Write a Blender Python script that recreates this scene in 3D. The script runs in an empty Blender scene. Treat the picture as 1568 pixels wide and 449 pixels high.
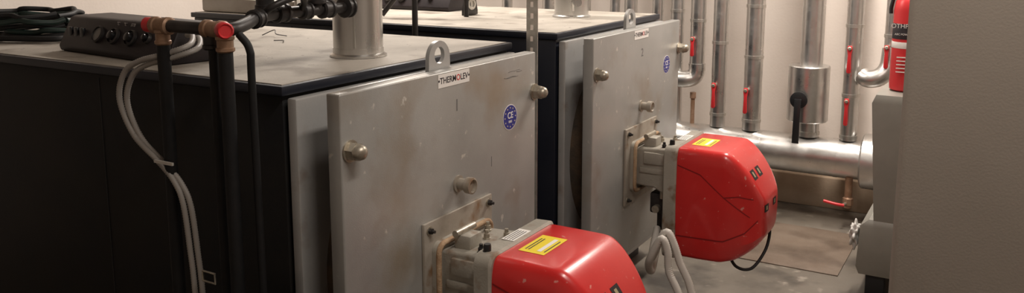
import bpy, bmesh, math, random
from mathutils import Vector, Matrix
from mathutils.bvhtree import BVHTree
random.seed(4)
scene = bpy.context.scene
COL = scene.collection
try:
    scene.view_settings.view_transform = 'Standard'
except Exception:
    pass

# ---------------------------------------------------------------- materials
def mat(name, col, rough=0.5, metal=0.0, col2=None, nscale=4.0, ndet=6.0, lo=0.35, hi=0.7,
        bump=0.0, bscale=60.0, coat=0.0, col3=None, n3=30.0, lo3=0.6, hi3=0.7, stretch=(1,1,1), rvar=0.0, spec=0.5,
        col4=None, n4=90.0, lo4=.7, hi4=.74):
    m = bpy.data.materials.new(name); m.use_nodes = True
    nt = m.node_tree; N = nt.nodes; L = nt.links
    b = N['Principled BSDF']
    b.inputs['Base Color'].default_value = (*col, 1)
    b.inputs['Roughness'].default_value = rough
    b.inputs['Metallic'].default_value = metal
    b.inputs['Specular IOR Level'].default_value = spec
    if coat: b.inputs['Coat Weight'].default_value = coat; b.inputs['Coat Roughness'].default_value = 0.10
    tc = N.new('ShaderNodeTexCoord'); mp = N.new('ShaderNodeMapping'); mp.inputs['Scale'].default_value = stretch
    L.new(tc.outputs['Object'], mp.inputs['Vector'])
    last = None
    if col2:
        n = N.new('ShaderNodeTexNoise'); n.inputs['Scale'].default_value = nscale; n.inputs['Detail'].default_value = ndet
        n.inputs['Roughness'].default_value = 0.62
        L.new(mp.outputs[0], n.inputs['Vector'])
        r = N.new('ShaderNodeValToRGB'); r.color_ramp.elements[0].position = lo; r.color_ramp.elements[1].position = hi
        r.color_ramp.elements[0].color = (*col, 1); r.color_ramp.elements[1].color = (*col2, 1)
        L.new(n.outputs['Fac'], r.inputs[0]); last = r.outputs[0]
        if rvar:
            mr = N.new('ShaderNodeMapRange'); mr.inputs[1].default_value = 0.3; mr.inputs[2].default_value = 0.7
            mr.inputs[3].default_value = rough - rvar; mr.inputs[4].default_value = rough + rvar
            L.new(n.outputs['Fac'], mr.inputs[0]); L.new(mr.outputs[0], b.inputs['Roughness'])
    for (c_, s_, l_, h_) in ((col3,n3,lo3,hi3),(col4,n4,lo4,hi4)):
        if not c_: continue
        n3n = N.new('ShaderNodeTexNoise'); n3n.inputs['Scale'].default_value = s_; n3n.inputs['Detail'].default_value = 5
        L.new(mp.outputs[0], n3n.inputs['Vector'])
        r3 = N.new('ShaderNodeValToRGB'); r3.color_ramp.elements[0].position = l_; r3.color_ramp.elements[1].position = h_
        r3.color_ramp.elements[0].color = (0,0,0,1); r3.color_ramp.elements[1].color = (1,1,1,1)
        L.new(n3n.outputs['Fac'], r3.inputs[0])
        mx = N.new('ShaderNodeMix'); mx.data_type = 'RGBA'
        L.new(r3.outputs[0], mx.inputs[0])
        if last: L.new(last, mx.inputs[6])
        else: mx.inputs[6].default_value = (*col, 1)
        mx.inputs[7].default_value = (*c_, 1); last = mx.outputs[2]
    if last: L.new(last, b.inputs['Base Color'])
    if bump:
        n2 = N.new('ShaderNodeTexNoise'); n2.inputs['Scale'].default_value = bscale; n2.inputs['Detail'].default_value = 4
        L.new(mp.outputs[0], n2.inputs['Vector'])
        bp = N.new('ShaderNodeBump'); bp.inputs['Strength'].default_value = bump; bp.inputs['Distance'].default_value = 0.01
        L.new(n2.outputs['Fac'], bp.inputs['Height']); L.new(bp.outputs[0], b.inputs['Normal'])
    return m

M = {}
M['door'] = mat('grey_door_paint', (.30,.295,.28), .38, .35, (.40,.39,.37), 2.2, 9, .32, .68, .04, 220, col3=(.27,.215,.155), n3=3.4, lo3=.52, hi3=.76, rvar=.08, col4=(.56,.53,.48), n4=22, lo4=.66, hi4=.72)
M['panel'] = mat('grey_panel_paint', (.36,.355,.345), .35, .35, (.46,.45,.435), 3, 6, .3, .7, .04, 150, col4=(.26,.20,.15), n4=7, lo4=.58, hi4=.74)
M['black'] = mat('black_casing', (.006,.0062,.007), .6, 0, (.014,.0115,.009), 5, 8, .35, .75, .06, 300, spec=.3)
M['navy'] = mat('navy_black_casing', (.008,.010,.018), .42, 0, (.014,.016,.024), 5, 8, .35, .75, .03, 300)
M['dust'] = mat('dusty_top_sheet', (.29,.26,.22), .7, 0, (.42,.38,.33), 3.0, 10, .34, .64, .08, 120, col3=(.14,.115,.09), n3=5, lo3=.54, hi3=.72, col4=(.07,.06,.05), n4=38, lo4=.68, hi4=.73)
M['red'] = mat('red_plastic', (.52,.016,.016), .30, 0, (.60,.024,.022), 6, 5, .3, .7, .01, 60, coat=.25, col3=(.60,.22,.19), n3=48, lo3=.67, hi3=.72)
M['redline'] = mat('dark_red_seam', (.22,.006,.008), .4)
M['cast'] = mat('cast_aluminium_paint', (.31,.285,.24), .48, .3, (.40,.37,.32), 8, 6, .3, .7, .12, 120, col3=(.20,.13,.08), n3=13, lo3=.58, hi3=.72)
M['plate'] = mat('burner_plate_steel', (.30,.26,.21), .5, .4, (.40,.36,.31), 7, 8, .35, .65, .05, 100, col3=(.22,.13,.07), n3=11, lo3=.54, hi3=.68)
M['rope'] = mat('rusty_gasket', (.42,.29,.18), .85, 0, (.26,.15,.08), 20, 6, .4, .7, .3, 200)
M['ring'] = mat('sooty_ring', (.05,.04,.03), .8, .2, (.14,.09,.05), 9, 6, .4, .7, .3, 100)
M['alu'] = mat('aluminium_cladding', (.74,.73,.71), .33, 1, (.58,.57,.55), 8, 6, .3, .7, .14, 18, rvar=.09)
M['flue'] = mat('steel_flue', (.70,.69,.67), .30, 1, (.54,.53,.51), 6, 8, .3, .7, .05, 40, rvar=.09, stretch=(1,1,.25))
M['zinc'] = mat('zinc_steel', (.66,.64,.60), .35, .9, (.46,.44,.40), 25, 5, .3, .7, .03, 100)
M['nut'] = mat('dull_nut_metal', (.44,.40,.33), .4, .7, (.28,.24,.19), 40, 4, .4, .7)
M['wall'] = mat('cream_plaster', (.70,.615,.55), .9, 0, (.79,.715,.65), 1.3, 8, .3, .7, .10, 60)
M['wallR'] = mat('pillar_render', (.235,.198,.162), .85, 0, (.275,.235,.197), 1.6, 8, .3, .7, .06, 160)
M['plinth'] = mat('plinth_render', (.38,.29,.21), .9, 0, (.29,.21,.14), 5, 8, .3, .7, .15, 50)
M['floor'] = mat('grey_concrete', (.115,.098,.078), .5, 0, (.19,.165,.135), 1.6, 12, .35, .65, .10, 40, col3=(.048,.04,.033), n3=2.3, lo3=.48, hi3=.62, rvar=.2, col4=(.30,.265,.22), n4=9, lo4=.60, hi4=.72)
M['ceil'] = mat('ceiling_paint', (.66,.62,.58), .9)
M['mat'] = mat('rusty_tread_plate', (.15,.105,.075), .6, .1, (.20,.155,.118), 6, 8, .3, .7, .4, 180, col3=(.10,.07,.05), n3=4, lo3=.5, hi3=.7)
M['pipeblk'] = mat('black_insulation', (.0055,.0055,.006), .6, 0, (.011,.010,.010), 20, 5, .4, .8, .08, 80, spec=.3)
M['iron'] = mat('dark_iron', (.022,.020,.020), .45, .4, (.05,.043,.04), 20, 5, .4, .7)
M['brass'] = mat('old_brass', (.26,.15,.09), .5, .5, (.38,.25,.17), 20, 4, .4, .7)
M['hose'] = mat('grey_conduit', (.31,.285,.26), .5)
M['hoseW'] = mat('white_conduit', (.55,.515,.47), .45)
M['valvered'] = mat('red_enamel', (.55,.028,.032), .35)
M['handle'] = mat('black_enamel', (.01,.01,.011), .3)
M['ctrl'] = mat('control_panel_plastic', (.013,.010,.012), .5, 0, (.028,.021,.022), 6, 6, .3, .7, spec=.35)
M['dial'] = mat('dial_face', (.14,.135,.125), .3)
M['yellow'] = mat('yellow_label', (.80,.62,.03), .45)
M['white'] = mat('white_label', (.78,.75,.71), .45)
M['ink'] = mat('label_ink', (.03,.025,.03), .5)
M['inkred'] = mat('label_red_ink', (.55,.03,.03), .5)
M['blue'] = mat('sticker_blue', (.025,.03,.22), .4)
M['gold'] = mat('sticker_star', (.75,.68,.35), .4)
M['vent'] = mat('vent_dark', (.012,.006,.006), .7)
M['ventin'] = mat('vent_inner', (.35,.28,.16), .6)
M['gplast'] = mat('grey_plastic', (.20,.19,.165), .45, 0, (.24,.23,.20), 5, 5, .3, .7)
M['rubber'] = mat('black_rubber', (.008,.008,.009), .6)
M['green'] = mat('dark_green_cable', (.012,.028,.024), .45)
M['whitefoil'] = mat('white_duct', (.68,.64,.58), .6, 0, (.52,.46,.40), 4, 6, .4, .7)
M['cloth'] = mat('white_rag', (.62,.60,.57), .9)
M['pencil'] = mat('pencil_mark', (.15,.145,.14), .7)

# ---------------------------------------------------------------- helpers
def empty(name, loc=(0,0,0), rz=0.0):
    e = bpy.data.objects.new(name, None); e.location = loc; e.empty_display_size = .1; e.rotation_euler = (0,0,rz)
    COL.objects.link(e); return e

def add(name, me, m, parent=None, smooth=False, angle=None):
    ob = bpy.data.objects.new(name, me); COL.objects.link(ob)
    if m is not None and len(me.materials) == 0: me.materials.append(m)
    if smooth or angle:
        for p in me.polygons: p.use_smooth = True
        if angle:
            bm = bmesh.new(); bm.from_mesh(me)
            for e in bm.edges:
                if len(e.link_faces) == 2 and e.calc_face_angle(0) > math.radians(angle): e.smooth = False
            bm.to_mesh(me); bm.free()
    if parent is not None:
        ob.parent = parent
        ob.matrix_parent_inverse = Matrix.Translation(-Vector(parent.location))
    return ob

def box(name, lo, hi, m, parent=None, bev=0.0, seg=2):
    bm = bmesh.new(); bmesh.ops.create_cube(bm, size=1)
    lo = Vector(lo); hi = Vector(hi)
    for v in bm.verts:
        v.co = Vector(((lo[i]+hi[i])/2 + v.co[i]*(hi[i]-lo[i]) for i in range(3)))
    if bev: bmesh.ops.bevel(bm, geom=bm.edges[:], offset=bev, segments=seg, profile=.5, affect='EDGES')
    me = bpy.data.meshes.new(name); bm.to_mesh(me); bm.free()
    return add(name, me, m, parent, angle=35 if bev else None)

def prism(name, pts, axis, a, b, m, parent=None, bev=0.0):
    bm = bmesh.new()
    def mk(p, h):
        if axis == 'x': return (h, p[0], p[1])
        if axis == 'y': return (p[0], h, p[1])
        return (p[0], p[1], h)
    v0 = [bm.verts.new(mk(p, a)) for p in pts]; v1 = [bm.verts.new(mk(p, b)) for p in pts]
    bm.faces.new(v0); bm.faces.new(v1[::-1]); n = len(pts)
    for i in range(n): bm.faces.new((v0[i], v1[i], v1[(i+1)%n], v0[(i+1)%n]))
    bmesh.ops.recalc_face_normals(bm, faces=bm.faces[:])
    if bev: bmesh.ops.bevel(bm, geom=bm.edges[:], offset=bev, segments=2, profile=.5, affect='EDGES')
    me = bpy.data.meshes.new(name); bm.to_mesh(me); bm.free()
    return add(name, me, m, parent, angle=35 if bev else None)

def frame(axis):
    z = Vector(axis).normalized()
    x = z.orthogonal().normalized(); y = z.cross(x)
    return Matrix((x, y, z)).transposed()

def lathe(name, prof, origin, axis, m, parent=None, seg=32, angle=35):
    R = frame(axis); o = Vector(origin); bm = bmesh.new(); rings = []
    for r, h in prof:
        rings.append([bm.verts.new(o + R @ Vector((max(r,1e-5)*math.cos(2*math.pi*k/seg), max(r,1e-5)*math.sin(2*math.pi*k/seg), h))) for k in range(seg)])
    for a, b in zip(rings, rings[1:]):
        for k in range(seg): bm.faces.new((a[k], a[(k+1)%seg], b[(k+1)%seg], b[k]))
    bm.faces.new(rings[0][::-1]); bm.faces.new(rings[-1])
    bmesh.ops.recalc_face_normals(bm, faces=bm.faces[:])
    me = bpy.data.meshes.new(name); bm.to_mesh(me); bm.free()
    return add(name, me, m, parent, angle=angle)

def cyl(name, p0, p1, r, m, parent=None, seg=28, bev=0.0):
    p0 = Vector(p0); p1 = Vector(p1); h = (p1-p0).length
    prof = [(r,0),(r,h)] if not bev else [(r-bev,0),(r,bev),(r,h-bev),(r-bev,h)]
    return lathe(name, prof, p0, p1-p0, m, parent, seg)

def catmull(pts, sub):
    P = [Vector(p) for p in pts]; P = [2*P[0]-P[1]] + P + [2*P[-1]-P[-2]]; out = []
    for i in range(1, len(P)-2):
        for s in range(sub):
            t = s/sub; a, b, c, d = P[i-1:i+3]
            out.append(.5*((2*b)+(c-a)*t+(2*a-5*b+4*c-d)*t*t+(-a+3*b-3*c+d)*t**3))
    out.append(P[-2]); return out

def sweep(name, pts, r, m, parent=None, sub=8, seg=14, smoothpath=True, rib=0.0, ribstep=None):
    P = catmull(pts, sub) if smoothpath else [Vector(p) for p in pts]
    if rib:
        Q = []; acc = 0; last = P[0]; Q.append(P[0])
        step = ribstep/2
        for p in P[1:]:
            d = (p-last).length
            while acc + d >= step:
                last = last + (p-last)*((step-acc)/d); Q.append(last.copy()); d = (p-last).length; acc = 0
            acc += d; last = p
        P = Q
    bm = bmesh.new(); rings = []; t0 = (P[1]-P[0]).normalized(); x = t0.orthogonal().normalized()
    for i, p in enumerate(P):
        t = (P[min(i+1,len(P)-1)]-P[max(i-1,0)]).normalized()
        x = (x - t*x.dot(t)).normalized(); y = t.cross(x)
        rr = (r(i/(len(P)-1)) if callable(r) else r) + (rib if (rib and i%2) else 0)
        rings.append([bm.verts.new(p + x*rr*math.cos(2*math.pi*k/seg) + y*rr*math.sin(2*math.pi*k/seg)) for k in range(seg)])
    for a, b in zip(rings, rings[1:]):
        for k in range(seg): bm.faces.new((a[k], a[(k+1)%seg], b[(k+1)%seg], b[k]))
    bm.faces.new(rings[0][::-1]); bm.faces.new(rings[-1])
    bmesh.ops.recalc_face_normals(bm, faces=bm.faces[:])
    me = bpy.data.meshes.new(name); bm.to_mesh(me); bm.free()
    return add(name, me, m, parent, angle=50)

def loft(name, secs, m, parent=None, angle=32):
    bm = bmesh.new(); R = [[bm.verts.new(p) for p in s] for s in secs]; n = len(secs[0])
    for a, b in zip(R, R[1:]):
        for k in range(n): bm.faces.new((a[k], a[(k+1)%n], b[(k+1)%n], b[k]))
    bm.faces.new(R[0][::-1]); bm.faces.new(R[-1])
    bmesh.ops.recalc_face_normals(bm, faces=bm.faces[:])
    me = bpy.data.meshes.new(name); bm.to_mesh(me); bm.free()
    return add(name, me, m, parent, angle=angle)

def rrect(cy, cz, hy, hz, r, n=6):
    out = []
    for (sx, sz, a0) in ((1,1,0),(-1,1,90),(-1,-1,180),(1,-1,270)):
        for k in range(n+1):
            a = math.radians(a0 + 90*k/n)
            out.append((cy + sx*(hy-r) + r*math.cos(a), cz + sz*(hz-r) + r*math.sin(a)))
    return out

def text(name, body, loc, size, m, parent=None, bold=0.0, X=(0,1,0), Y=(0,0,1), ext=.0004):
    cu = bpy.data.curves.new(name, 'FONT'); cu.body = body; cu.size = size; cu.align_x = 'CENTER'; cu.align_y = 'CENTER'
    cu.extrude = ext; cu.offset = bold
    o = bpy.data.objects.new(name, cu); COL.objects.link(o)
    dg = bpy.context.evaluated_depsgraph_get(); dg.update()
    me = bpy.data.meshes.new_from_object(o.evaluated_get(dg)); bpy.data.objects.remove(o)
    X = Vector(X).normalized(); Y = Vector(Y).normalized(); Z = X.cross(Y)
    T = Matrix.Translation(loc) @ Matrix((X, Y, Z)).transposed().to_4x4()
    me.transform(T); me.materials.clear()
    return add(name, me, m, parent)

def bvh(ob):
    bm = bmesh.new(); bm.from_mesh(ob.data); t = BVHTree.FromBMesh(bm); bm.free(); return t

def drape(name, tree, corners, direction, off, m, parent, n=6):
    c = [Vector(p) for p in corners]; d = Vector(direction).normalized(); bm = bmesh.new(); G = []
    for i in range(n+1):
        row = []
        for j in range(n+1):
            u = i/n; v = j/n
            p = c[0]*(1-u)*(1-v)+c[1]*u*(1-v)+c[2]*u*v+c[3]*(1-u)*v
            h, nn, _, _ = tree.ray_cast(p, d)
            if h is None: h = p; nn = -d
            row.append(bm.verts.new(h - d*off))
        G.append(row)
    for i in range(n):
        for j in range(n): bm.faces.new((G[i][j], G[i+1][j], G[i+1][j+1], G[i][j+1]))
    me = bpy.data.meshes.new(name); bm.to_mesh(me); bm.free()
    return add(name, me, m, parent, smooth=True)

# ---------------------------------------------------------------- room
XL, XR, YF, YB, ZC = -3.5, 3.2, -1.6, 6.0, 3.0
box('floor', (XL-.1,YF-.1,-.1), (XR+.1,YB+.1,0), M['floor'])
box('ceiling', (XL-.1,YF-.1,ZC), (XR+.1,YB+.1,ZC+.1), M['ceil'])
box('wall_back', (XL-.1,YB,0), (XR+.1,YB+.1,ZC), M['wall'])
box('wall_left', (XL-.1,YF,0), (XL,YB,ZC), M['wall'])
box('wall_right', (XR,YF,0), (XR+.1,YB,ZC), M['wall'])
box('wall_front', (XL,YF-.1,0), (XR,YF,ZC), M['wall'])
box('baseboard_back', (XL,5.84,0), (XR,6.0,.21), M['plinth'], bev=.008)
box('concrete_pillar', (1.285,2.2,0), (2.6,3.3,ZC), M['wallR'], bev=.02, seg=4)

# ---------------------------------------------------------------- boilers
def boiler(dy, shift, first):
    E = empty('boiler' if first else 'boiler.001', (-1.2, 2.2+dy, 0))
    y0, y1 = 1.645+dy+shift, 2.86+dy+shift
    xb, xf = -2.5, -.185
    box('casing', (xb,y0+.01,.12), (xf-.01,y1-.01,1.345), M['black'] if first else M['navy'], E, .006)
    box('base_frame', (xb+.05,y0+.06,0), (xf-.06,y1-.06,.12), M['iron'], E, .004)
    box('lid', (xb-.01,y0-.005,1.345), (xf+.005,y1+.005,1.372), M['navy'], E, .004)
    box('lid_dusty_sheet', (xb+.01,y0+.012,1.372), (xf-.012,y1-.012,1.3745), M['dust'], E)
    for k,xs in enumerate((-1.0,-1.75)):
        box('seam_%d'%k, (xs,y0+.008,.16), (xs+.004,y0+.011,1.33), M['rubber'], E)
    fy0, fy1 = 1.66+dy+shift, 2.84+dy+shift
    box('front_frame', (-.184,fy0,.13), (-.15,fy1,1.338), M['panel'], E, .006)
    box('front_frame_ledge', (-.15,fy0+.35,1.30), (-.105,fy1-.16,1.335), M['panel'], E, .006)
    yc = 2.195+dy
    d0, d1 = 1.666+dy, 2.725+dy
    lathe('furnace_ring', [(.44,0),(.44,.06),(.42,.06),(.42,.10)], (-.15,yc,.80), (1,0,0), M['ring'], E, seg=64)
    box('door', (-.048,d0,.295), (0,d1,1.362), M['door'], E, .005, 3)
    box('door_back', (-.062,d0+.03,.33), (-.046,d1-.03,1.33), M['iron'], E)
    pts = []; w = .06
    for k in range(17):
        a = math.pi*k/16; pts.append((yc+w*math.cos(a)*.95, 1.395+w*math.sin(a)*.93))
    pts = [(yc+w,1.30)] + pts + [(yc-w,1.30)]
    bm = bmesh.new()
    n = 36
    def ray(poly, c, ang):
        d = Vector((math.cos(ang), math.sin(ang))); best = None
        for i in range(len(poly)):
            a = Vector(poly[i])-Vector(c); b = Vector(poly[(i+1)%len(poly)])-Vector(c); e = b-a
            den = d.x*e.y-d.y*e.x
            if abs(den) < 1e-9: continue
            t = (a.x*e.y-a.y*e.x)/den; s = (a.x*d.y-a.y*d.x)/den
            if t > 0 and -1e-6 <= s <= 1+1e-6: best = t if best is None else max(best,t)
        return Vector(c)+d*best
    c = (yc,1.405); O = []; I = []
    for k in range(n):
        a = 2*math.pi*k/n; O.append(ray(pts,c,a)); I.append((c[0]+.027*math.cos(a), c[1]+.027*math.sin(a)))
    R = {}
    for x in (-.068,-.054):
        R[x] = ([bm.verts.new((x,p[0],p[1])) for p in O], [bm.verts.new((x,p[0],p[1])) for p in I])
    (Oa,Ia),(Ob,Ib) = R[-.068],R[-.054]
    for k in range(n):
        j = (k+1)%n
        bm.faces.new((Oa[k],Oa[j],Ia[j],Ia[k])); bm.faces.new((Ob[k],Ib[k],Ib[j],Ob[j]))
        bm.faces.new((Oa[k],Ob[k],Ob[j],Oa[j])); bm.faces.new((Ia[k],Ia[j],Ib[j],Ib[k]))
    bmesh.ops.recalc_face_normals(bm, faces=bm.faces[:])
    me = bpy.data.meshes.new('lifting_eye'); bm.to_mesh(me); bm.free()
    add('lifting_eye', me, M['panel'], E, angle=40)
    for k,(yy,zz) in enumerate(((1.70+dy,1.205),(2.715+dy,1.215),(1.70+dy,.42),(2.715+dy,.42))):
        lathe('washer_%d'%k, [(.031,0),(.031,.005)], (0,yy,zz), (1,0,0), M['nut'], E)
        lathe('dome_nut_%d'%k, [(.0265,.005),(.0265,.028)], (0,yy,zz), (1,0,0), M['nut'], E, seg=6, angle=20)
        lathe('dome_%d'%k, [(.0225,.028),(.0215,.038),(.018,.047),(.010,.053),(.001,.055)], (0,yy,zz), (1,0,0), M['nut'], E)
    lathe('sight_tube', [(.028,0),(.028,.006),(.019,.007),(.019,.035),(.026,.036),(.027,.058),(.021,.06),(.019,.05),(.001,.049)], (0,2.21+dy,.99), (1,0,0), M['plate'], E)
    ly = 2.195+dy; lz = 1.335
    box('name_label', (0,ly-.086,lz-.021), (.0012,ly+.086,lz+.021), M['white'], E)
    text('label_text', "\u2022THERM   LEV\u2022", (.0014,ly,lz), .0275, M['ink'], E, bold=.0003)
    text('label_text_o', "O", (.0014,ly+.0225,lz), .0265, M['inkred'], E, bold=.0003)
    cy, cz = 2.54+dy, 1.15
    def disc(nm, r0, x, mm, sy=1.0):
        o = lathe(nm, [(r0,0),(r0,.0006)], (0,0,0), (1,0,0), mm, None, seg=40)
        o.data.transform(Matrix.Translation((x,cy,cz)) @ Matrix.Diagonal((1,sy,1,1)))
        o.parent = E; o.matrix_parent_inverse = Matrix.Translation(-Vector(E.location))
    disc('ce_rim', .046, .0003, M['white'], 1.05); disc('ce_sticker', .043, .001, M['blue'], 1.05)
    text('ce_text', "CE", (.0019,cy,cz+.006), .032, M['white'], E, bold=.0004)
    text('ce_sub', "0085", (.0019,cy,cz-.016), .012, M['white'], E)
    for k in range(12):
        a = 2*math.pi*k/12
        lathe('star_%d'%k, [(.0028,0),(.0028,.0005)], (.0015,cy+.036*math.cos(a),cz+.034*math.sin(a)), (1,0,0), M['gold'], E, seg=5)
    text('pencil_number', "1" if first else "2", (.0003,2.21+dy,1.245), .055, M['pencil'], E)
    if first:
        for k in range(7):
            yy = 2.50+.014*k; zz = 1.300+random.uniform(-.012,.012)
            sweep('scratch_%d'%k, [(.0004,yy,zz),(.0004,yy+.018,zz+random.uniform(-.003,.003)),(.0004,yy+.04,zz+random.uniform(-.003,.003))], .0007, M['pencil'], E, sub=3, seg=5)
        box('dent_mark', (0,2.415,1.0), (.0005,2.418,1.035), M['pencil'], E)
    p0, p1 = 2.01+dy, 2.40+dy
    box('burner_plate', (0,p0,.545), (.012,p1,.91), M['plate'], E, .003)
    for k,(yy,zz) in enumerate(((p0+.025,.885),(p1-.025,.885),(p0+.025,.57),(p1-.025,.57))):
        lathe('plate_washer_%d'%k, [(.014,0),(.014,.003)], (.012,yy,zz), (1,0,0), M['nut'], E, seg=16)
        lathe('plate_nut_%d'%k, [(.010,.003),(.010,.012)], (.012,yy,zz), (1,0,0), M['iron'], E, seg=6, angle=20)
        cyl('plate_stud_%d'%k, (.012,yy,zz), (.034,yy,zz), .005, M['iron'], E, seg=10)
    return E

boiler(0, 0, True)
boiler(1.56, .045, False)

# ---------------------------------------------------------------- burners
def burner(dy, name):
    E = empty(name, (.3, 2.205+dy, .6))
    yc = 2.205+dy
    def S(x, hy, zt, zb, r): return [(x,p[0],p[1]) for p in rrect(yc,(zt+zb)/2,hy,(zt-zb)/2,r)]
    loft('flange', [S(.0125,.158,.842,.60,.03), S(.028,.158,.842,.60,.03), S(.030,.15,.834,.608,.03)], M['cast'], E)
    lp = [( .034,p[0],p[1]) for p in rrect(yc,.722,.152,.115,.03,5)]
    sweep('gasket_rope', lp+[lp[0]], .009, M['rope'], E, smoothpath=False, seg=10)
    loft('arm', [S(.03,.13,.815,.635,.012), S(.12,.13,.82,.63,.012), S(.19,.14,.825,.60,.012)], M['cast'], E)
    box('arm_side_rib', (.05,yc-.138,.70), (.19,yc-.128,.725), M['cast'], E, .003)
    box('arm_side_cover', (.07,yc-.142,.745), (.17,yc-.128,.80), M['cast'], E, .004)
    box('hinge_block', (.055,yc-.10,.815), (.115,yc-.03,.862), M['cast'], E, .006)
    cyl('hinge_pin', (.07,yc-.115,.868), (.07,yc-.01,.868), .011, M['nut'], E)
    for k,(xx,yy) in enumerate(((.10,yc+.02),(.155,yc-.10),(.15,yc+.06),(.06,yc+.09))):
        lathe('arm_bolt_%d'%k, [(.013,0),(.013,.004),(.010,.005),(.010,.018),(.007,.019),(.006,.03)], (xx,yy,.818), (0,0,1), M['iron'] if k==1 else M['nut'], E, seg=12)
    loft('collar', [S(.185,.185,.835,.35,.03), S(.195,.205,.856,.332,.035), S(.245,.206,.858,.33,.035), S(.252,.20,.85,.338,.035)], M['cast'], E)
    lathe('collar_screw', [(.016,0),(.016,.004),(.012,.005),(.012,.02),(.010,.026)], (.215,yc-.16,.852), (0,0,1), M['handle'], E, seg=16)
    box('serial_label', (.20,yc-.055,.858), (.243,yc+.055,.8592), M['white'], E)
    for k in range(4): box('serial_line_%d'%k, (.206+.009*k,yc-.05,.8592), (.209+.009*k,yc+.04,.8596), M['ink'], E)
    #       x    hy_top hy_mid hy_bot z_top z_sh  z_mid z_low z_bot
    prof = [(.250,.178,.199,.175,.848,.800,.60,.43,.342),
            (.262,.180,.202,.178,.852,.802,.60,.43,.338),
            (.350,.180,.202,.178,.852,.802,.60,.43,.338),
            (.440,.180,.202,.175,.851,.801,.60,.43,.340),
            (.475,.177,.199,.168,.844,.794,.598,.43,.347),
            (.515,.170,.192,.155,.815,.768,.592,.435,.360),
            (.555,.158,.180,.138,.772,.728,.585,.445,.387),
            (.590,.143,.164,.118,.722,.686,.578,.46,.418),
            (.614,.126,.146,.100,.678,.650,.572,.478,.45),
            (.628,.106,.124,.082,.648,.625,.568,.495,.475),
            (.633,.080,.095,.062,.62,.60,.56,.515,.50)]
    def cov(x,ht,hm,hb,zt,zs,zm,zl,zb):
        raw = [(hb,zb),(hm-.012,zl),(hm,zm),(hm-.004,zs),(ht,zt)]
        poly = raw + [(-a,b) for a,b in raw[::-1]]
        out = []; n = len(poly)
        rad = [.03,.0,.0,.03,.022]; rad = rad + rad[::-1]
        for i in range(n):
            p = Vector(poly[i]); a = Vector(poly[i-1]); b = Vector(poly[(i+1)%n])
            r = min(rad[i], (a-p).length*.45, (b-p).length*.45)
            if rad[i] == 0: out += [p]*1; continue
            q0 = p+(a-p).normalized()*r; q1 = p+(b-p).normalized()*r
            for k in range(5):
                t = k/4; out.append(q0*(1-t)**2 + p*2*t*(1-t) + q1*t*t)
        return [(x, yc+p[0], p[1]) for p in out]
    dense = []
    for i in range(len(prof)-1):
        m_ = 3 if i > 2 else 1
        for s in range(m_):
            t = s/m_
            a,b,c_,d = prof[max(i-1,0)],prof[i],prof[i+1],prof[min(i+2,len(prof)-1)]
            if i > 2: dense.append(tuple(.5*((2*q1)+(q2-q0)*t+(2*q0-5*q1+4*q2-q3)*t*t+(-q0+3*q1-3*q2+q3)*t**3) for q0,q1,q2,q3 in zip(a,b,c_,d)))
            else: dense.append(b)
    dense.append(prof[-1])
    c = loft('cover', [cov(*p) for p in dense], M['red'], E, angle=20)
    tree = bvh(c)
    def strip(nm, pts, wd, m):
        for s in (-1,1):
            P = []
            for i in range(len(pts)-1):
                for k in range(8):
                    t = k/8; P.append((pts[i][0]*(1-t)+pts[i+1][0]*t, pts[i][1]*(1-t)+pts[i+1][1]*t))
            P.append(pts[-1]); bm = bmesh.new(); prev = None
            for (x,z) in P:
                vs = []
                for dz in (-wd/2, wd/2):
                    h,nn,_,_ = tree.ray_cast(Vector((x,yc+s*.5,z+dz)), Vector((0,-s,0)))
                    if h is None: vs = None; break
                    vs.append(bm.verts.new(h+Vector((0,s*.0015,0))))
                if vs and prev: bm.faces.new((prev[0],prev[1],vs[1],vs[0]))
                prev = vs
            me = bpy.data.meshes.new(nm); bm.to_mesh(me); bm.free(); add(nm+('_near' if s<0 else '_far'), me, m, E)
    strip('seam_lower', [(.256,.445),(.47,.452),(.56,.50),(.61,.56)], .006, M['redline'])
    strip('seam_upper', [(.256,.775),(.36,.745),(.47,.655),(.58,.575)], .005, M['redline'])
    strip('seam_mid', [(.47,.655),(.53,.665),(.59,.655)], .005, M['redline'])
    def vent(nm, y0, y1, z0, z1):
        drape(nm+'_slot', tree, [(1,yc+y0,z0),(1,yc+y1,z0),(1,yc+y1,z1),(1,yc+y0,z1)], (-1,0,0), .0015, M['vent'], E)
        ym = (y0+y1)/2; w = (y1-y0)*.22; h = (z1-z0)
        drape(nm+'_inner', tree, [(1,yc+ym-w,z0+h*.25),(1,yc+ym+w*.5,z0+h*.25),(1,yc+ym+w*.5,z1-h*.2),(1,yc+ym-w,z1-h*.2)], (-1,0,0), .0025, M['ventin'], E, n=2)
    vent('vent_a', -.125,-.075,.732,.770); vent('vent_b', -.045,.005,.732,.770)
    vent('vent_d', -.12,-.07,.592,.625); vent('vent_e', .01,.06,.592,.625)
    x0,x1,ya,yb = .285,.372,yc-.10,yc+.055
    drape('warning_label', tree, [(x0,ya,1),(x1,ya,1),(x1,yb,1),(x0,yb,1)], (0,0,-1), .001, M['yellow'], E)
    drape('warning_label_strip', tree, [(x0+.052,ya+.02,1),(x0+.066,ya+.02,1),(x0+.066,yb-.02,1),(x0+.052,yb-.02,1)], (0,0,-1), .0016, M['white'], E)
    for k,xx in enumerate((.012,.022,.075)):
        drape('warning_text_%d'%k, tree, [(x0+xx,ya+.02,1),(x0+xx+.004,ya+.02,1),(x0+xx+.004,yb-.03,1),(x0+xx,yb-.03,1)], (0,0,-1), .0016, M['ink'], E)
    box('pump_body', (.09,yc-.10,.50), (.184,yc-.02,.60), M['iron'], E, .01)
    cyl('pump_port', (.13,yc-.13,.53), (.13,yc-.10,.53), .018, M['nut'], E)
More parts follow.
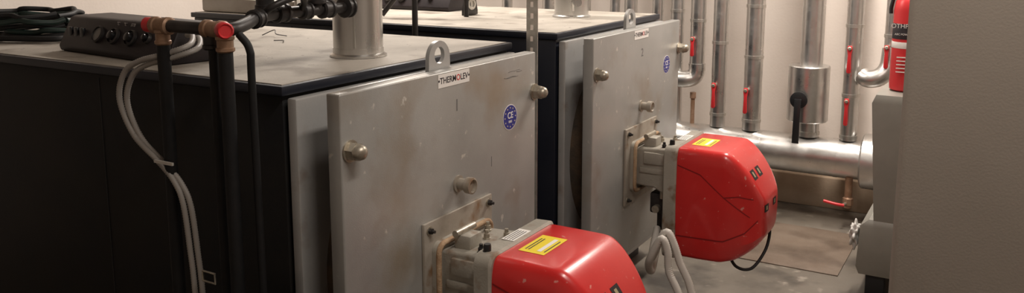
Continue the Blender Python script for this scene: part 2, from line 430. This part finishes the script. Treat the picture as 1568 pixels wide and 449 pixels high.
    cyl('solenoid', (.14,yc-.06,.42), (.14,yc-.06,.50), .024, M['iron'], E)
    cyl('drain_cock', (.16,yc-.12,.585), (.16,yc-.12,.635), .012, M['nut'], E)
    sweep('power_cable', [(.45,yc-.04,.36),(.50,yc-.06,.30),(.56,yc-.02,.29),(.60,yc+.05,.36),(.61,yc+.08,.44),(.60,yc+.07,.48)], .007, M['rubber'], E)
    return E
burner(0, 'oil_burner')
burner(1.575, 'oil_burner.001')

E = empty('fuel_supply_line', (.3,3.4,0))
sweep('hose_1', [(.14,3.66,.44),(.17,3.52,.36),(.215,3.42,.40),(.255,3.40,.49),(.285,3.40,.52),(.315,3.40,.47),(.345,3.40,.39),(.39,3.40,.30),(.43,3.38,.16),(.44,3.34,.03),(.30,3.2,.018)], .0155, M['hoseW'], E, rib=.002, ribstep=.009)
sweep('hose_2', [(.15,3.66,.42),(.18,3.50,.30),(.21,3.38,.38),(.27,3.36,.50),(.30,3.36,.45),(.31,3.36,.36),(.36,3.35,.27),(.40,3.33,.14),(.38,3.28,.03),(.2,3.2,.018)], .0155, M['hoseW'], E, rib=.002, ribstep=.009)
lathe('filter_bowl', [(.03,0),(.045,.01),(.045,.10),(.05,.11),(.05,.15),(.03,.16)], (.26,3.22,.12), (0,0,1), M['iron'], E)
cyl('filter_stand', (.26,3.22,0), (.26,3.22,.12), .015, M['iron'], E)
cyl('filter_pipe', (.10,3.22,.25), (.45,3.22,.25), .011, M['nut'], E)
lathe('filter_tap', [(.012,0),(.02,.01),(.02,.03),(.01,.04)], (.36,3.22,.25), (0,0,1), M['iron'], E)

# ---------------------------------------------------------------- flues
def flue(name, x, y, r, extra):
    E = empty(name, (x,y,1.375))
    cyl('pipe', (x,y,1.3755), (x,y,ZC-.001), r, M['flue'], E, seg=48)
    lathe('base_collar', [(r+.012,0),(r+.012,.006),(r+.002,.012),(r+.002,.03)], (x,y,1.3755), (0,0,1), M['flue'], E, seg=48)
    cyl('ring_a', (x,y,1.95), (x,y,1.98), r+.006, M['flue'], E, seg=48)
    cyl('ring_b', (x,y,2.5), (x,y,2.53), r+.006, M['flue'], E, seg=48)
    box('lock_seam', (x+r*.5,y-r*.9,1.41), (x+r*.5+.01,y-r*.84,2.9), M['flue'], E, .002)
    if extra:
        cyl('stub', (x+.06,y-.07,1.46), (x+.10,y-.13,1.46), .022, M['flue'], E)
flue('flue_pipe', -.42, 2.235, .084, False)
flue('flue_pipe.001', -.51, 4.04, .088, True)

# ---------------------------------------------------------------- control panel on boiler
def control_panel(name, loc, rz, L):
    E = empty(name, loc, rz); X, Y, Zb = loc
    prism('housing', [(Y,Zb+.001),(Y-.006,Zb+.02),(Y+.045,Zb+.118),(Y+.06,Zb+.124),(Y+.20,Zb+.124),(Y+.21,Zb+.001)], 'x', X-L, X, M['ctrl'], E, .006)
    n = Vector((0,-.887,.461))
    def onface(x, s): return Vector((X+x, Y-.006+.051*s, Zb+.02+.098*s)) + n*.001
    for k,(x,s,r) in enumerate(((-.44,.5,.030),(-.34,.5,.028),(-.235,.5,.028),(-.14,.55,.018))):
        lathe('bezel_%d'%k, [(r,0),(r,.008),(r*.86,.012),(r*.84,.006),(.001,.006)], onface(x,s), n, M['iron'], E)
        lathe('dial_%d'%k, [(r*.8,.006),(r*.8,.0075)], onface(x,s), n, M['dial'] if k == 0 else M['ctrl'], E)
        if k: lathe('knob_%d'%k, [(r*.55,.007),(r*.5,.022),(r*.3,.024)], onface(x,s), n, M['handle'], E)
    for k,x in enumerate((-.63,-.59,-.55)):
        o = onface(x,.5); box('switch_%d'%k, o+Vector((-.012,-.006,-.018)), o+Vector((.012,.006,.018)), M['handle'], E, .003)
    text('panel_print', "\u00b0C      \u00b0C      STB", onface(-.3,.92)+n*.001, .016, M['hose'], E, X=(1,0,0), Y=(0,.461,.887))
control_panel('boiler_control_panel', (-.76,1.735,1.375), math.radians(-6.0), .68)

# ---------------------------------------------------------------- pipe manifold in front of near boiler
E = empty('heating_pipe_manifold', (-.35,1.5,0))
Z = 1.535
cyl('riser_1', (-.47,1.5,0), (-.47,1.5,Z), .0175, M['pipeblk'], E)
cyl('riser_2', (-.229,1.5,0), (-.229,1.5,Z), .0185, M['pipeblk'], E)
cyl('riser_3', (-.29,1.515,0), (-.29,1.515,Z-.02), .014, M['pipeblk'], E)
sweep('riser_4', [(-.20,1.52,Z-.01),(-.175,1.53,Z-.05),(-.172,1.53,1.40),(-.168,1.53,.9),(-.165,1.53,.5),(-.165,1.53,0)], .010, M['pipeblk'], E)
sweep('header', [(-.50,1.5,Z),(-.40,1.5,Z),(-.30,1.5,Z),(-.22,1.505,Z),(-.24,1.58,Z+.008),(-.30,1.68,Z+.016),(-.333,1.80,Z+.018),(-.335,1.95,Z+.018),(-.335,2.09,Z+.018)], .017, M['iron'], E)
def fitting(nm, p, axis, r, L, m):
    a = Vector(axis).normalized(); p = Vector(p)-a*L/2
    lathe(nm, [(r*.8,0),(r,.004),(r,L*.25),(r*.88,L*.3),(r*.88,L*.7),(r,L*.75),(r,L-.004),(r*.8,L)], p, a, m, E, seg=16)
fitting('tee_1', (-.47,1.5,Z), (1,0,0), .024, .07, M['brass']); fitting('tee_1v', (-.47,1.5,Z-.03), (0,0,1), .022, .045, M['brass'])
fitting('tee_2', (-.265,1.5,Z), (1,0,0), .024, .075, M['brass']); fitting('tee_2v', (-.229,1.5,Z-.035), (0,0,1), .024, .045, M['brass'])
fitting('elbow_3', (-.29,1.508,Z-.03), (0,0,1), .023, .05, M['iron'])
lathe('red_cap_1', [(.018,0),(.021,.004),(.021,.026),(.012,.03)], (-.505,1.5,Z), (-1,0,0), M['valvered'], E, seg=12)
lathe('red_cap_2', [(.018,0),(.022,.004),(.022,.034),(.018,.040),(.014,.036),(.001,.036)], (-.222,1.488,Z+.002), (.85,-.5,0), M['valvered'], E, seg=12)
fitting('union_1', (-.29,1.665,Z+.014), (-.35,1,0.05), .027, .04, M['iron'])
fitting('union_2', (-.334,1.80,Z+.018), (0,1,0), .028, .05, M['iron'])
fitting('union_3', (-.335,1.90,Z+.018), (0,1,0), .026, .04, M['iron'])
fitting('union_4', (-.335,1.99,Z+.018), (0,1,0), .029, .05, M['iron'])
fitting('flange_end', (-.335,2.085,Z+.018), (0,1,0), .034, .035, M['iron'])
cyl('riser_up', (-.333,1.74,Z+.02), (-.333,1.74,ZC-.001), .0175, M['iron'], E)
cyl('riser_up_2', (-.335,1.95,Z+.02), (-.335,1.95,ZC-.001), .0175, M['iron'], E)
fitting('valve_body', (-.333,1.74,Z+.06), (0,0,1), .029, .06, M['iron'])
fitting('valve_body_2', (-.335,1.95,Z+.06), (0,0,1), .029, .05, M['iron'])
sweep('bypass_loop', [(-.31,1.70,Z+.02),(-.27,1.72,Z+.05),(-.26,1.80,Z+.07),(-.30,1.86,Z+.05),(-.33,1.88,Z+.02)], .010, M['iron'], E)
box('cable_tie', (-.505,1.472,1.158), (-.43,1.478,1.166), M['hoseW'], E)
c = Vector((-.312,1.475,.865)); q = [(-.024,-.014),(.024,-.014),(.024,.014),(-.024,.014),(-.024,-.014)]
sweep('strap_buckle', [c+Vector((a,0,b)) for a,b in q], .003, M['nut'], E, smoothpath=False, seg=8)
lathe('pump_motor', [(.03,0),(.05,.01),(.052,.09),(.045,.10),(.045,.12),(.02,.125)], (-.21,1.56,.74), (.5,-.85,0), M['iron'], E)
cyl('pump_stub', (-.35,1.5,.76), (-.05,1.5,.80), .026, M['pipeblk'], E)
cyl('pump_down', (-.05,1.5,0), (-.05,1.5,.80), .026, M['pipeblk'], E)
H = [(-.72,1.78,1.47),(-.55,1.66,1.49),(-.44,1.56,1.478),(-.473,1.50,1.456),(-.55,1.48,1.435),(-.603,1.47,1.40),(-.632,1.47,1.323),(-.594,1.48,1.224),(-.505,1.485,1.16),(-.45,1.49,1.11),(-.417,1.49,1.05),(-.40,1.49,.92),(-.39,1.49,.79),(-.38,1.49,.4),(-.38,1.49,.02)]
sweep('cable_conduit_1', H, .0070, M['hose'], E, rib=.0014, ribstep=.007, seg=10)
H2 = [(x+.016,y+.012,z-.010) for (x,y,z) in H[:-1]]+[(-.36,1.5,.02)]
sweep('cable_conduit_2', H2, .0070, M['hose'], E, rib=.0014, ribstep=.007, seg=10)

# ---------------------------------------------------------------- cable coils & clutter on boilers
E = empty('coiled_cable', (-2.0,2.05,1.40))
for k in range(5):
    cx,cy = -1.98+.03*random.uniform(-1,1), 2.02+.03*random.uniform(-1,1); rx,ry = .30-.02*k, .15+.01*k
    pts = [(cx+rx*math.cos(2*math.pi*j/20), cy+ry*math.sin(2*math.pi*j/20)+.02*math.sin(3*j), 1.396+.019*k+.006*math.sin(j*2.1+k)) for j in range(21)]
    sweep('loop_%d'%k, pts, .011, M['green'] if k%2 else M['rubber'], E, sub=4, seg=10)
sweep('tail', [(-1.72,2.05,1.40),(-1.66,1.95,1.392),(-1.75,1.88,1.392),(-2.0,1.80,1.392),(-2.4,1.80,1.392)], .011, M['rubber'], E)
E = empty('wire_offcut', (-1.1,2.5,1.38))
sweep('wire', [(-1.18,2.52,1.379),(-1.14,2.55,1.40),(-1.10,2.52,1.388),(-1.07,2.55,1.379)], .0018, M['iron'], E)
sweep('wire_b', [(-.99,2.40,1.379),(-.96,2.42,1.379),(-.92,2.38,1.380)], .0018, M['iron'], E)
E = empty('insulated_duct', (-2.3,3.5,1.42))
box('duct_body', (-2.48,3.30,1.376), (-1.75,3.75,1.455), M['whitefoil'], E, .012)
box('duct_flange', (-1.75,3.285,1.376), (-1.73,3.765,1.47), M['zinc'], E, .003)
cyl('pipe_hanger_rod', (-.78,3.04,0), (-.80,3.06,ZC-.001), .013, M['iron'])
E = empty('pipe_support_strut', (-1.1,3.6,1.376))
cyl('brace', (-1.30,3.45,1.392), (-.98,3.75,1.95), .013, M['iron'], E)
cyl('post', (-.98,3.75,1.376), (-.98,3.75,1.97), .013, M['iron'], E)
E = empty('lifting_bracket', (-1.02,3.84,1.375))
prism('bracket', [(3.78,1.3765),(3.78,1.40),(3.80,1.47),(3.83,1.49),(3.86,1.49),(3.89,1.47),(3.91,1.40),(3.91,1.3765)], 'x', -1.03, -1.01, M['iron'], E, .003)
lathe('ring', [(.030,0),(.030,.006),(.018,.007),(.017,.001)], (-1.01,3.845,1.435), (1,-.2,0), M['zinc'], E)
control_panel('boiler_control_panel.001', (-1.25,3.98,1.375), 0, .68)

# slotted angle upright between boilers
bm = bmesh.new()
def q4(x0,x1,z0,z1,y):
    bmesh.ops.create_cube(bm, size=1, matrix=Matrix.Translation(((x0+x1)/2,y,(z0+z1)/2)) @ Matrix.Diagonal((x1-x0,.003,z1-z0,1)))
sx = -.145; w = .05; yS = 2.915
q4(sx,sx+.018,0,ZC-.001,yS); q4(sx+.030,sx+w,0,ZC-.001,yS)
z = 0.0
while z < ZC-.04:
    q4(sx+.018,sx+.030,z,z+.025,yS); z += .045
bmesh.ops.create_cube(bm, size=1, matrix=Matrix.Translation((sx+.0015,yS+.024,ZC/2)) @ Matrix.Diagonal((.003,.045,ZC-.002,1)))
me = bpy.data.meshes.new('slotted_angle_upright'); bm.to_mesh(me); bm.free()
add('slotted_angle_upright', me, M['zinc'])

# ---------------------------------------------------------------- back-wall pipework
PY = 5.55
def bands(E, nm, x, y, r, zs):
    for k,z in enumerate(zs): cyl('%s_band_%d'%(nm,k), (x,y,z), (x,y,z+.02), r+.004, M['zinc'], E, seg=32)
def lever(E, nm, x, y, z, L=.15, m=None, w=.016):
    m = m or M['valvered']
    cyl(nm+'_stem', (x,y+.06,z+L*.4), (x,y-.005,z+L*.4), .012, M['nut'], E, seg=12)
    prism(nm, [(x-w*.7,z+L*.5),(x+w*.7,z+L*.5),(x+w,z+L*.38),(x+w*.6,z+L*.15),(x+w*.8,z-L*.45),(x+w*.4,z-L*.5),(x-w*.4,z-L*.5),(x-w*.8,z-L*.45),(x-w*.6,z+L*.15),(x-w,z+L*.38)], 'y', y-.012, y, m, E, .003)
    lathe(nm+'_bolt', [(.012,0),(.012,.008),(.008,.01)], (x,y-.012,z+L*.4), (0,-1,0), M['nut'], E, seg=6, angle=20)

E = empty('pipe_header', (0,PY,.42))
cyl('header_main', (-1.9,PY,.425), (.76,PY,.425), .122, M['alu'], E, seg=56)
cyl('header_end', (.76,PY,.425), (1.35,PY,.425), .172, M['alu'], E, seg=56, bev=.01)
for k,x in enumerate((-1.2,-.45,.12,.60)): cyl('cladding_band_%d'%k, (x,PY,.425), (x+.025,PY,.425), .1235, M['alu'], E, seg=56)
for k,x in enumerate((-1.5,-.2,1.1)): 
    box('support_%d'%k, (x-.03,PY-.05,0), (x+.03,PY+.05,.31), M['iron'], E, .004)
cyl('drain_pipe', (.70,PY-.06,.13), (.70,PY-.06,.33), .022, M['brass'], E)
lathe('drain_valve', [(.02,0),(.032,.01),(.032,.05),(.02,.06)], (.70,PY-.06,.14), (0,0,1), M['brass'], E, seg=8)
cyl('drain_stem', (.70,PY-.06,.16), (.68,PY-.13,.16), .01, M['nut'], E)
sweep('drain_lever', [(.69,PY-.13,.16),(.64,PY-.14,.165),(.57,PY-.14,.175)], .010, M['valvered'], E)

pipes = [(-.315,.05,'a',.90),(-.16,.05,'b',None),(.065,.058,'c',None),(.425,.068,'d',None),(.67,.05,'e',None),(.885,.045,'f',1.12)]
for k,(x,r,nm,zb) in enumerate(pipes):
    E = empty('insulated_pipe' if k == 0 else 'insulated_pipe.%03d'%k, (x,PY,1.2))
    zb_ = zb if zb else .546
    cyl('cladding', (x,PY,zb_), (x,PY,ZC-.001), r, M['alu'], E, seg=40)
    zs = {'a':[1.24,1.62],'b':[.62,1.10,1.5],'c':[.60,1.02,1.35],'d':[.56,1.42],'e':[.56,.82,1.25],'f':[1.2,1.5]}[nm]
    bands(E, nm, x, PY, r, zs)
    if nm == 'a':
        sweep('elbow', [(x,PY,.96),(x,PY,.91),(x-.02,PY-.01,.865),(x-.07,PY-.03,.85),(x-.14,PY-.04,.85)], .056, M['alu'], E, seg=24)
        cyl('stub', (x-.02,PY,.547), (x-.02,PY,.72), .014, M['brass'], E); cyl('stub_tap', (x-.02,PY,.72), (x-.02,PY,.76), .020, M['brass'], E)
        lever(E,'lever', x-.01, PY-.075, 1.08, .13)
    if nm == 'b': lever(E,'lever', x-.01, PY-.075, .765, .17)
    if nm == 'c': lever(E,'lever', x-.02, PY-.085, .75, .17)
    if nm == 'd':
        cyl('valve_jacket', (x-.01,PY,.645), (x-.01,PY,1.0), .125, M['alu'], E, seg=48, bev=.006)
        cyl('valve_stem', (x-.03,PY-.11,.80), (x-.03,PY-.18,.80), .02, M['handle'], E)
        lathe('valve_dial', [(.045,0),(.052,.006),(.052,.018),(.03,.024)], (x-.03,PY-.16,.80), (0,-1,0), M['handle'], E)
        prism('valve_handle', [(x-.052,.81),(x-.008,.81),(x-.014,.69),(x-.012,.53),(x-.055,.53),(x-.052,.69)], 'y', PY-.20, PY-.182, M['handle'], E, .004)
    if nm == 'e':
        lever(E,'lever_1', x-.01, PY-.075, 1.06, .17); lever(E,'lever_2', x-.01, PY-.075, .735, .17)
    if nm == 'f':
        lever(E,'lever', x-.02, PY-.075, 1.09, .14)
        sweep('elbow', [(.735,PY-.02,.96),(.77,PY-.04,.945),(.83,PY-.04,.96),(.875,PY-.02,1.02),(.885,PY,1.13)], .054, M['alu'], E, seg=24, sub=5)
for k,(x,r) in enumerate(((-.46,.045),(-.60,.04),(-.80,.045),(-.92,.035),(-1.15,.04),(-1.45,.045),(-1.8,.04))):
    E = empty('insulated_pipe.%03d'%(k+6), (x,PY,1.2))
    cyl('cladding', (x,PY,.546), (x,PY,ZC-.001), r, M['alu'], E, seg=32)
    bands(E, 'x', x, PY, r, [1.3+.09*k % .3, 1.9])

box('steel_tread_mat', (.26,4.62,0), (.80,5.36,.006), M['mat'], None, .002)

# ---------------------------------------------------------------- softener cabinet & extinguisher
E = empty('water_softener_cabinet', (1.2,4.7,0))
loft('body', [[(.985,4.42,.34),(1.6,4.42,.34),(1.6,4.95,.34),(.985,4.95,.34)],[(.94,4.40,.99),(1.62,4.40,.99),(1.62,4.97,.99),(.94,4.97,.99)],[(.955,4.415,1.03),(1.6,4.415,1.03),(1.6,4.955,1.03),(.955,4.955,1.03)]], M['gplast'], E)
loft('base', [[(.93,4.40,.12),(1.62,4.40,.12),(1.62,4.98,.12),(.93,4.98,.12)],[(.915,4.39,.16),(1.63,4.39,.16),(1.63,4.99,.16),(.915,4.99,.16)],[(.925,4.40,.37),(1.62,4.40,.37),(1.62,4.98,.37),(.925,4.98,.37)],[(.96,4.42,.40),(1.6,4.42,.40),(1.6,4.96,.40),(.96,4.96,.40)]], M['gplast'], E)
for k,(a,b) in enumerate(((.96,4.45),(.96,4.88),(1.5,4.45),(1.5,4.88))): box('foot_%d'%k, (a,b-.03,0), (a+.09,b+.06,.125), M['rubber'], E, .008)
bm = bmesh.new(); bmesh.ops.create_icosphere(bm, subdivisions=4, radius=1)
for v in bm.verts:
    d = 1+.28*math.sin(v.co.x*5+1)*math.cos(v.co.z*6)+.14*math.sin(v.co.y*11+v.co.z*9)
    v.co = Vector((.892+v.co.x*.022*d, 4.47+v.co.y*.05*d, .30+v.co.z*.062*d))
me = bpy.data.meshes.new('rag'); bm.to_mesh(me); bm.free(); add('wiping_rag', me, M['cloth'], E, smooth=True)

E = empty('fire_extinguisher', (1.062,4.7,1.031))
ex, ey, ez = 1.065, 4.62, 1.0315
lathe('body', [(.066,0),(.078,.008),(.080,.03),(.080,.40),(.074,.44),(.055,.475),(.03,.49),(.022,.50)], (ex,ey,ez), (0,0,1), M['valvered'], E, seg=40)
lathe('label_black', [(.0805,.0),(.0808,.001),(.0808,.075),(.0805,.076)], (ex,ey,ez+.26), (0,0,1), M['ink'], E, seg=40)
lathe('label_white', [(.0805,.0),(.0808,.001),(.0808,.03),(.0805,.031)], (ex,ey,ez+.215), (0,0,1), M['white'], E, seg=40)
lathe('valve', [(.022,0),(.026,.01),(.026,.04),(.015,.06)], (ex,ey,ez+.495), (0,0,1), M['nut'], E)
box('grip', (ex-.10,ey-.012,ez+.555), (ex+.03,ey+.012,ez+.57), M['handle'], E, .003)
sweep('hose', [(ex-.02,ey,ez+.52),(ex-.07,ey,ez+.50),(ex-.092,ey,ez+.42),(ex-.093,ey,ez+.38)], .009, M['rubber'], E)
for j,(t,z,s) in enumerate((("OTHPAC",.325,.030),("ABC POWDER",.285,.013))):
    text('print_%d'%j, t, (ex-.02,ey-.0822,ez+z), s, M['white'], E, X=(1,-.12,0), Y=(0,0,1))
for j in range(5): box('print_line_%d'%j, (ex-.045,ey-.0825,ez+.17-.018*j), (ex+.045,ey-.0795,ez+.175-.018*j), M['white'], E)

# ---------------------------------------------------------------- lights
def lamp(nm, x, y, w, l, power, col=(1,.915,.83)):
    E = empty(nm, (x,y,ZC))
    box('housing', (x-w/2-.03,y-l/2-.03,ZC-.06), (x+w/2+.03,y+l/2+.03,ZC), M['ceil'], E, .004)
    li = bpy.data.lights.new(nm+'_tube','AREA'); li.shape='RECTANGLE'; li.size=w; li.size_y=l; li.energy=power; li.color=col
    o = bpy.data.objects.new('tube', li); COL.objects.link(o); o.location=(x,y,ZC-.065)
    o.parent = E; o.matrix_parent_inverse = Matrix.Translation(-Vector(E.location))
lamp('ceiling_lamp', 1.3, 1.5, .18, 1.3, 38)
lamp('ceiling_lamp.001', .75, 4.7, .18, 1.3, 88)
lamp('ceiling_lamp.002', -1.7, 3.9, 1.3, .18, 76)
w = bpy.data.worlds.new('World'); scene.world = w; w.use_nodes = True
w.node_tree.nodes['Background'].inputs[0].default_value = (.9,.86,.8,1); w.node_tree.nodes['Background'].inputs[1].default_value = .06

# ---------------------------------------------------------------- camera
cd = bpy.data.cameras.new('camera'); cam = bpy.data.objects.new('camera', cd); COL.objects.link(cam); scene.camera = cam
cam.location = (1.5,0,1.75); cam.rotation_euler = (math.radians(90-9.11),0,math.radians(30.42))
cd.sensor_width = 36; cd.lens = 1309.8/1568*36; cd.shift_y = -.0635; cd.clip_start = .05
